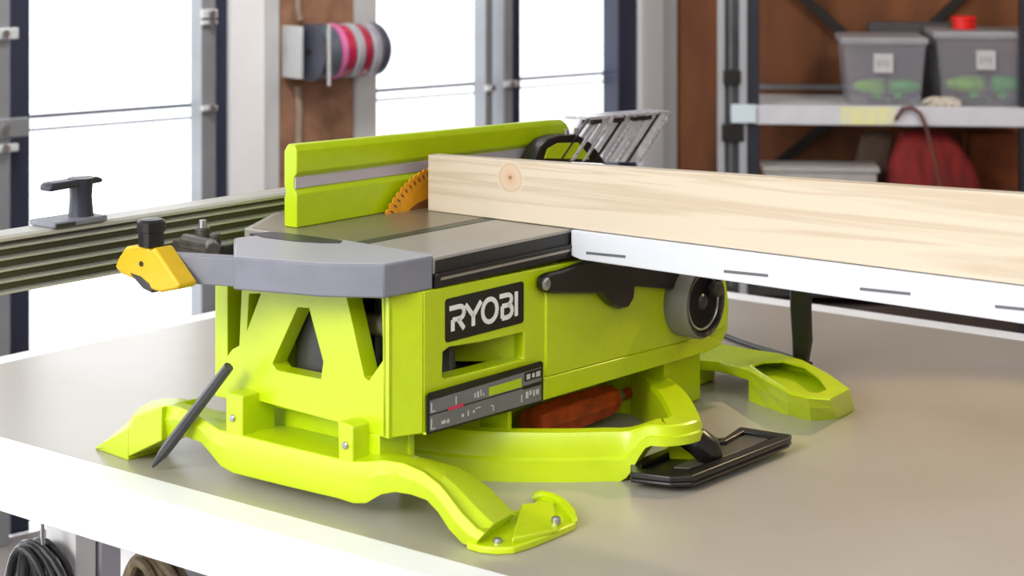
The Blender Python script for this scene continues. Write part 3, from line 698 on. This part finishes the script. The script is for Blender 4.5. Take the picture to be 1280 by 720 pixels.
mk('hanging_cord', G().tube([(cx1,-.012,lz(377,108,-.02)), (cx1+.004,-.012,lz(377,140,-.02)), (cx1-.002,-.012,lz(377,200,-.02)), (cx1,-.012,lz(377,300,-.02))], .011, 8), mat('tan_cord', (160,140,122), .8, var=.1), LW, None, 'tan cord hanging below the roll holder on the wood panel', 'cord', smooth=True)
mk('cord_hook', G().tube([(lx(375,-.02),-.012,lz(375,-10,-.02)), (lx(374,-.02),-.012,lz(374,10,-.02)), (lx(377,-.02),-.012,lz(377,25,-.02))], .010, 8), mat('tan_cord', (160,140,122)), LW, None, 'tan strap hanging above the roll holder on the wood panel', 'strap', smooth=True)

# =================================================================== right side: plywood wall and storage rack
def rx(px, y=0): return P(RB, px, 100, 'y', y).x
def rzz(px, py, y=0): return P(RB, px, py, 'y', y).z
BY = .50
mk('wall_back', G().box(rx(835,BY)-.05, rx(1290,BY)+1.6, BY, BY+.12, 0, WT), PLY, RB, None, **struct)
rack = thing('storage_rack', RB, (rx(1100), .2, 0), 'grey steel storage rack with a white shelf against the brown plywood wall', 'rack')
RGREY = mat('rack_grey', (118,120,124), .45, .4, var=.1, scale=10)
def rbox(pa, pb, z0, z1, y0, y1): return G().box(rx(pa,y0), rx(pb,y0), y0, y1, z0, z1)
pst = mk('post', rbox(897,906,0,2.4,0,.05), mat('rack_light', (170,172,176), .4, .3), RB, rack, bevel=.002)
mk('post', rbox(906,924,0,2.4,.012,.05), mat('rack_dark', (74,74,78), .45, .3, var=.2, scale=8), RB, rack, bevel=.002)
mk('post', rbox(912,915,0,2.4,.006,.05), RGREY, RB, rack)
mk('post', rbox(924,934,0,2.4,-.004,.05), mat('rack_light', (170,172,176)), RB, rack, bevel=.002)
mk('post', rbox(934,949,0,2.4,.004,.05), mat('rack_navy', (44,46,58), .45, .3, var=.1), RB, rack, bevel=.002)
mk('post', rbox(1276,1296,0,2.4,-.004,.05), mat('rack_navy', (44,46,58)), RB, rack, bevel=.002)
mk('post_clip', rbox(904,926,rzz(915,105,-.01),rzz(915,88,-.01),-.012,.03), BLACK, RB, rack, bevel=.003)
mk('post_clip', rbox(902,930,rzz(915,177,-.01),rzz(915,155,-.01),-.012,.03), BLACK, RB, rack, bevel=.003)
mk('post_clip', rbox(914,946,rzz(930,154,-.015),rzz(930,131,-.015),-.020,.03), mat('pale_bracket', (205,220,226), .4), RB, rack, bevel=.004)
zs1, zs0 = rzz(1100,133), rzz(1100,157)
mk('shelf_beam', G().box(rx(944), rx(1296), -.006, .03, zs0, zs1), mat('shelf_white', (206,206,212), .5, var=.03), RB, rack, bevel=.003)
mk('shelf', G().box(rx(944), rx(1296), .03, .46, zs1-.02, zs1-.004), GREYTRIM, RB, rack)
mk('shelf_sticker', G().box(rx(1051), rx(1072), -.0075, -.006, zs0+.004, zs1-.002).box(rx(1098), rx(1119), -.0075, -.006, zs0+.004, zs1-.002).box(rx(1072), rx(1098), -.0073, -.006, zs0+.004, zs1-.002), mat('sticker_yellow', (232,228,140), .5, rgb2=(214,214,196), scale=9, stretch=(3,1,1)), RB, rack, label='pale yellow stickers')
def brace(p, q_, y=.47, t=.016):
    a = P(RB, p[0], p[1], 'y', y); b = P(RB, q_[0], q_[1], 'y', y); d = (b-a).normalized(); n_ = Vector((-d.z, 0, d.x))*t
    g = G().loft([[a+n_+Vector((0,-.008,0)), a-n_+Vector((0,-.008,0)), a-n_+Vector((0,.008,0)), a+n_+Vector((0,.008,0))], [b+n_+Vector((0,-.008,0)), b-n_+Vector((0,-.008,0)), b-n_+Vector((0,.008,0)), b+n_+Vector((0,.008,0))]])
    return mk('brace', g, BLACK, RB, rack)
brace((985,-20), (1075,60)); brace((1150,45), (1230,-30)); brace((955,218), (1070,128)); brace((1075,60),(1150,45),.47,.010)
mk('back_rail', G().box(rx(948,.44), rx(1296,.44), .44, .455, rzz(1000,112,.44), rzz(1000,106,.44)), RGREY, RB, rack)
zl1, zl0 = rzz(1100,372,.0), rzz(1100,400,.0)
mk('lower_shelf', G().box(rx(900), rx(1296), 0, .46, .42, .45), DARK, RB, rack)

# storage bins
def make_bin(pa, pb, ytop, label, group=None):
    cx = (rx(pa,.05)+rx(pb,.05))/2
    b = thing('storage_bin', RB, (cx, .18, zs1-.004), label, 'storage bin', group)
    hw_ = (rx(pb,.05)-rx(pa,.05))/2; zt_ = rzz((pa+pb)/2, ytop, .05); z0_ = zs1-.004; y0_, y1_ = .05, .36
    k = .86
    def ring(z, s_, o=0): return [(cx-hw_*s_+o, y0_+.01*(1-s_)*8+o, z), (cx+hw_*s_-o, y0_+.01*(1-s_)*8+o, z), (cx+hw_*s_-o, y1_-o, z), (cx-hw_*s_+o, y1_-o, z)]
    g = G().loft([ring(z0_, k-.03), ring(zt_-.02, .96), ring(zt_-.02, .96, .004), ring(z0_+.004, k-.03, .004)], cap=False)
    g.add(ring(z0_, k-.03), [(0,1,2,3)])
    g.add(ring(z0_+.004, k-.03, .004), [(0,1,2,3)])
    mk('tub', g, BIN, RB, b)
    mk('lid', G().loft([ring(zt_-.024, 1.0), ring(zt_-.004, 1.02), ring(zt_, .98)]), mat('bin_lid_grey', (150,150,154), .4, var=.05), RB, b, bevel=.003)
    lc = (pa+pb)/2-2; a_, b_ = rx(lc-12,.06), rx(lc+12,.06); zc_ = (zt_*.62+z0_*.38)
    mk('label_sticker', G().box(a_, b_, .048, .058, zc_-.030, zc_+.032), mat('sticker_white', (190,188,190), .5), RB, b)
    g = G()
    for i_ in range(3):
        g.box(a_+.012+i_*.014, a_+.019+i_*.014, .0465, .048, zc_-.010+(i_ % 2)*.004, zc_+.012)
    mk('sticker_print', g, mat('print_grey', (150,146,150), .5), RB, b)
    return cx, hw_, z0_, zt_
b1 = make_bin(1052, 1160, 47, 'smoky clear storage bin with green tools on the shelf, left of the two')
b2 = make_bin(1168, 1300, 40, 'larger smoky clear storage bin on the shelf, cut by the right edge of the photo')
GRT = mat('green_tool', (50,190,60), .4, var=.2, scale=30)
LGT = mat('light_green_tool', (140,214,50), .4, var=.2, scale=30)
def green_tool(cx, z, s_, flip, label, m_):
    t = thing('cordless_tool', RB, (cx, .14, z), label, 'power tool', 'green tools inside the clear bins')
    f_ = -1 if flip else 1
    g = G().lathe((cx-.055*f_*s_, .12, z+.058*s_), (cx+.055*f_*s_, .12, z+.058*s_), [(0,.010*s_),(.015*s_,.017*s_),(.045*s_,.024*s_),(.1*s_,.026*s_),(.11*s_,.018*s_)], 16)
    mk('body', g, m_, RB, t, smooth=True)
    g = G().loft([[(cx+f_*(.02+dx)*s_+a*s_, .12+b*s_, z+h_*s_) for a, b in ((-.012,-.012),(.012,-.012),(.012,.012),(-.012,.012))] for dx, h_ in ((0,.05),(.006,.025),(.008,.0))])
    mk('grip', g, GRT, RB, t, bevel=.003)
    mk('battery', G().box(cx+f_*.02*s_-.03*s_, cx+f_*.02*s_+.04*s_, .095, .145, z, z+.018*s_), DARK, RB, t, bevel=.003)
for i_, (px_, s_, fl, lb, m_) in enumerate(((1086,.92,0,'green cordless tool inside the left clear bin, left half',LGT),(1130,.92,1,'green cordless tool inside the left clear bin, right half',GRT),(1206,1.1,0,'green cordless tool inside the right clear bin, left half',LGT),(1262,1.1,1,'green cordless tool inside the right clear bin, right half',GRT))):
    green_tool(rx(px_,.14), zs1+.002, s_, fl, lb, m_)
# dark bin behind, red can, cloth, brown box
mk('dark_tote', G().loft([[(cx_, y_, z) for cx_, y_ in ((rx(1085,.4)+o, .385+0), (rx(1187,.4)-o, .385), (rx(1187,.4)-o, .455), (rx(1085,.4)+o, .455))] for z, o in ((zs1-.004,.02),(rzz(1130,38,.4),.005),(rzz(1130,37,.4),0),(rzz(1130,28,.4),0))]), mat('tote_dark', (72,70,72), .5, var=.1), RB, None, 'dark grey lidded tote standing behind the two clear bins', 'tote', bevel=.004)
bl2 = b2[3]
c_ = (rx(1205,.2), .2)
mk('red_cap_can', G().lathe((c_[0],c_[1],bl2+.001), (c_[0],c_[1],bl2+.2), [(0,.036),(.002,.038),(.026,.038),(.03,.042),(.040,.042),(.043,.036),(.044,.001)], 24), mat('bright_red', (226,24,16), .4), RB, None, 'small bright red round tin on the lid of the right clear bin', 'tin', smooth=True)
g = G()
for k in range(7):
    cxx = rx(1162+k*5,.02); g.tube([(cxx+math.cos(a)*.018, .018+.012*math.sin(a*2), zs1+.012+.006*(k % 2)+.008*math.sin(a)) for a in [2*math.pi*j/12 for j in range(12)]], .007, 8, closed=True)
mk('coiled_cloth', g, mat('cream_cloth', (214,204,190), .8, var=.08), RB, None, 'bundle of white cloth cord lying on the shelf in front of the right clear bin', 'cord bundle', smooth=True)
# hanging things under the shelf
def bag(name, outline, y0_, y1_, m, label, cat):
    L2 = [(P(RB, x, y, 'y', y0_).x, P(RB, x, y, 'y', y0_).z) for x, y in outline]
    cxm = sum(p[0] for p in L2)/len(L2); czm = sum(p[1] for p in L2)/len(L2)
    ym = (y0_+y1_)/2
    def rg(y, k): return [((p[0]-cxm)*k+cxm, y, (p[1]-czm)*k+czm) for p in L2]
    return mk(name, G().loft([rg(y0_,.82), rg(y0_+.012,.94), rg(ym,1), rg(y1_-.01,.94), rg(y1_,.85)]), m, RB, None, label, cat, smooth=True, ang=50)
bag('red_jacket', [(1128,166),(1150,163),(1185,166),(1200,178),(1222,215),(1238,262),(1240,300),(1160,305),(1100,300),(1104,250),(1112,205)], .05, .17, mat('dark_red_cloth', (128,18,12), .8, rgb2=(92,12,9), scale=7, stretch=(4,1,1)), 'dark red cloth jacket hanging under the shelf of the rack', 'jacket')
bag('brown_sack', [(1078,170),(1100,163),(1118,168),(1114,200),(1104,240),(1098,290),(1060,290),(1066,220)], .2, .28, mat('taupe_cloth', (104,82,66), .8, var=.15), 'taupe cloth sack hanging left of the red jacket', 'sack')
g = G().box(rx(1212,.25), rx(1272,.25), .25, .42, .45, rzz(1240,168,.25))
g.box(rx(1212,.25)+.02, rx(1272,.25)-.02, .249, .25, rzz(1240,230,.25), rzz(1240,222,.25))
mk('cardboard_box', g, mat('dark_cardboard', (130,66,26), .8, var=.15), RB, None, 'tall brown cardboard box standing right of the red jacket', 'box', bevel=.004)
g = G().box(rx(955,.03), rx(1096,.03), .03, .185, .45, rzz(1030,216,.03)).box(rx(952,.025), rx(1100,.025), .025, .19, rzz(1030,216,.03), rzz(1030,209,.03))
mk('white_box', g, mat('off_white_box', (168,164,160), .55, var=.05), RB, None, 'long off-white lidded box on the lower shelf behind the board', 'box', bevel=.004)
# brown cord looped over the beam
pts = [P(RB, x, y, 'y', -.02) for x, y in ((1119,150),(1128,136),(1140,134),(1150,142),(1158,160),(1166,190),(1176,235),(1182,280))]
mk('looped_cord', G().tube(pts, .006, 8), mat('brown_cord', (96,54,40), .7), RB, None, 'thin brown cord looped over the white shelf beam in front of the red jacket', 'cord', smooth=True)
# dark stored cases low on the rack (seen under the rail)
mk('floor_case', G().box(rx(890,.1), rx(1010,.1), .02, .35, 0, .40).box(rx(930,.1), rx(955,.1), 0.0, .02, .28, .33), mat('case_slate', (70,72,84), .5, var=.15, scale=6), RB, None, 'slate grey case standing low beneath the rack behind the bench', 'case', bevel=.01)
mk('floor_crate', G().box(rx(1016,.1), rx(1276,.1), .02, .40, 0, .39).box(rx(1030,.1), rx(1262,.1), .01, .02, .05, .33), mat('crate_brown', (62,46,38), .6, var=.2, scale=5), RB, None, 'dark brown crate standing low beneath the rack behind the bench', 'crate', bevel=.008)

# coils below the bench at the lower left
def coil_under(px, py, rad, n, mt, label, yaw_u, wid, tr):
    w, u = None, None
    p = P(S, px, py, 'y', yaw_u)
    g = G(); pts = []
    for i in range(n*28+1):
        a = 2*math.pi*i/28; k = i/(n*28)
        pts.append((p.x+math.cos(a)*wid*(.55+.45*math.sin(math.pi*k)), yaw_u+(k-.5)*.05+.006*math.sin(a*3), p.z-rad+math.sin(a)*rad))
    off = []
    g = G()
    for j in range(n):       # nested hanging loops, each a little narrower
        k = 1-(j/n); ww = wid*(k*.95+.05)
        g.tube([(p.x+math.cos(a)*ww, yaw_u+.02*math.sin(j*1.7)+.004*math.sin(3*a), p.z-rad+math.sin(a)*(rad*(1-.01*j))) for a in [2*math.pi*i/30 for i in range(30)]], tr, 8, closed=True)
    return g
g = coil_under(44, 678, .13, 9, None, '', .03, .083, .0055)
mk('cable_coil', g, mat('dark_cable', (58,58,60), .3, var=.35, scale=30), S, None, 'coil of dark glossy cable hanging under the front edge of the bench', 'cable coil', smooth=True)
hp = P(S, 53, 655, 'y', .03)
mk('cable_hook', G().tube([(hp.x,.03,-.061),(hp.x,.03,hp.z-.02),(hp.x+.004,.03,hp.z-.05),(hp.x+.015,.03,hp.z-.055),(hp.x+.022,.03,hp.z-.045)], .0035, 8), STEEL, S, None, 'thin metal hook under the bench holding the dark cable coil', 'hook', smooth=True)
g = coil_under(190, 694, .12, 6, None, '', .03, .075, .0075)
mk('rope_coil', g, mat('tan_rope', (120,104,78), .7, var=.25, scale=60), S, None, 'coil of tan rope hanging under the bench right of the dark cable', 'rope coil', smooth=True)
# pale panel under the bench behind the coils
a = P(S, 80, 665, 'y', .12)
mk('drawer_cabinet', G().box(a.x, a.x+.09, .12, .6, -.598, -.062).box(a.x+.012, a.x+.078, .116, .12, -.3, -.09), mat('cabinet_grey', (176,176,186), .5), S, None, 'narrow grey cabinet standing under the bench behind the cable coils', 'cabinet', bevel=.003)

# =================================================================== light
w = bpy.data.worlds.new('sky'); sc.world = w; w.use_nodes = True
bg = w.node_tree.nodes['Background']; bg.inputs[0].default_value = (.93, .96, 1, 1); bg.inputs[1].default_value = 2.6
def sun(dirv, st, ang, col):
    l = bpy.data.lights.new('sun', 'SUN'); l.energy = st; l.angle = R(ang); l.color = col
    o = bpy.data.objects.new('sun', l); COL.objects.link(o); o.rotation_euler = Vector(dirv).to_track_quat('-Z', 'Y').to_euler()
sun((.72, .90, -.58), 2.1, 22, (1, .98, .95))
def area(loc, tgt, size, power, col):
    l = bpy.data.lights.new('fill_lamp', 'AREA'); l.size = size; l.energy = power; l.color = col
    o = bpy.data.objects.new('fill_lamp', l); COL.objects.link(o); o.location = loc
    o.rotation_euler = (Vector(tgt)-Vector(loc)).to_track_quat('-Z', 'Y').to_euler()
sl = bpy.data.lights.new('ceiling_spot', 'SPOT'); sl.energy = 130; sl.color = (1, .76, .42); sl.spot_size = R(25); sl.spot_blend = .35; sl.shadow_soft_size = .06
so = bpy.data.objects.new('ceiling_spot', sl); COL.objects.link(so); so.location = (1.7, 3.9, 2.6); so.rotation_euler = (Vector((.56, 2.62, .9))-so.location).to_track_quat('-Z', 'Y').to_euler()
area((-.7, 4.2, 2.6), (-.4, 5.6, 1.2), .4, 30, (1, .97, .95))  # added unseen fill lamp, brightens the trims of the window wall
area((1.7, 4.7, 2.6), (1.5, 6.2, 1.3), .4, 22, (1, .93, .84))  # second added fill lamp, out of view, brightens the storage rack

# =================================================================== camera
cam = bpy.data.cameras.new('camera'); co = bpy.data.objects.new('camera', cam); COL.objects.link(co)
co.location = (0, 0, CAMZ); co.rotation_euler = (R(90), 0, 0)
cam.sensor_width = 36; cam.lens = F/1280*36; cam.shift_y = -(360-Y0)/1280
cam.dof.use_dof = True; cam.dof.focus_distance = 2.65; cam.dof.aperture_fstop = 6.3
cam.clip_end = 60
sc.camera = co
sc.view_settings.view_transform = 'Standard'
sc.view_settings.look = 'None'; sc.view_settings.gamma = 1; sc.view_settings.use_curve_mapping = False
sc.view_settings.exposure = 0.0
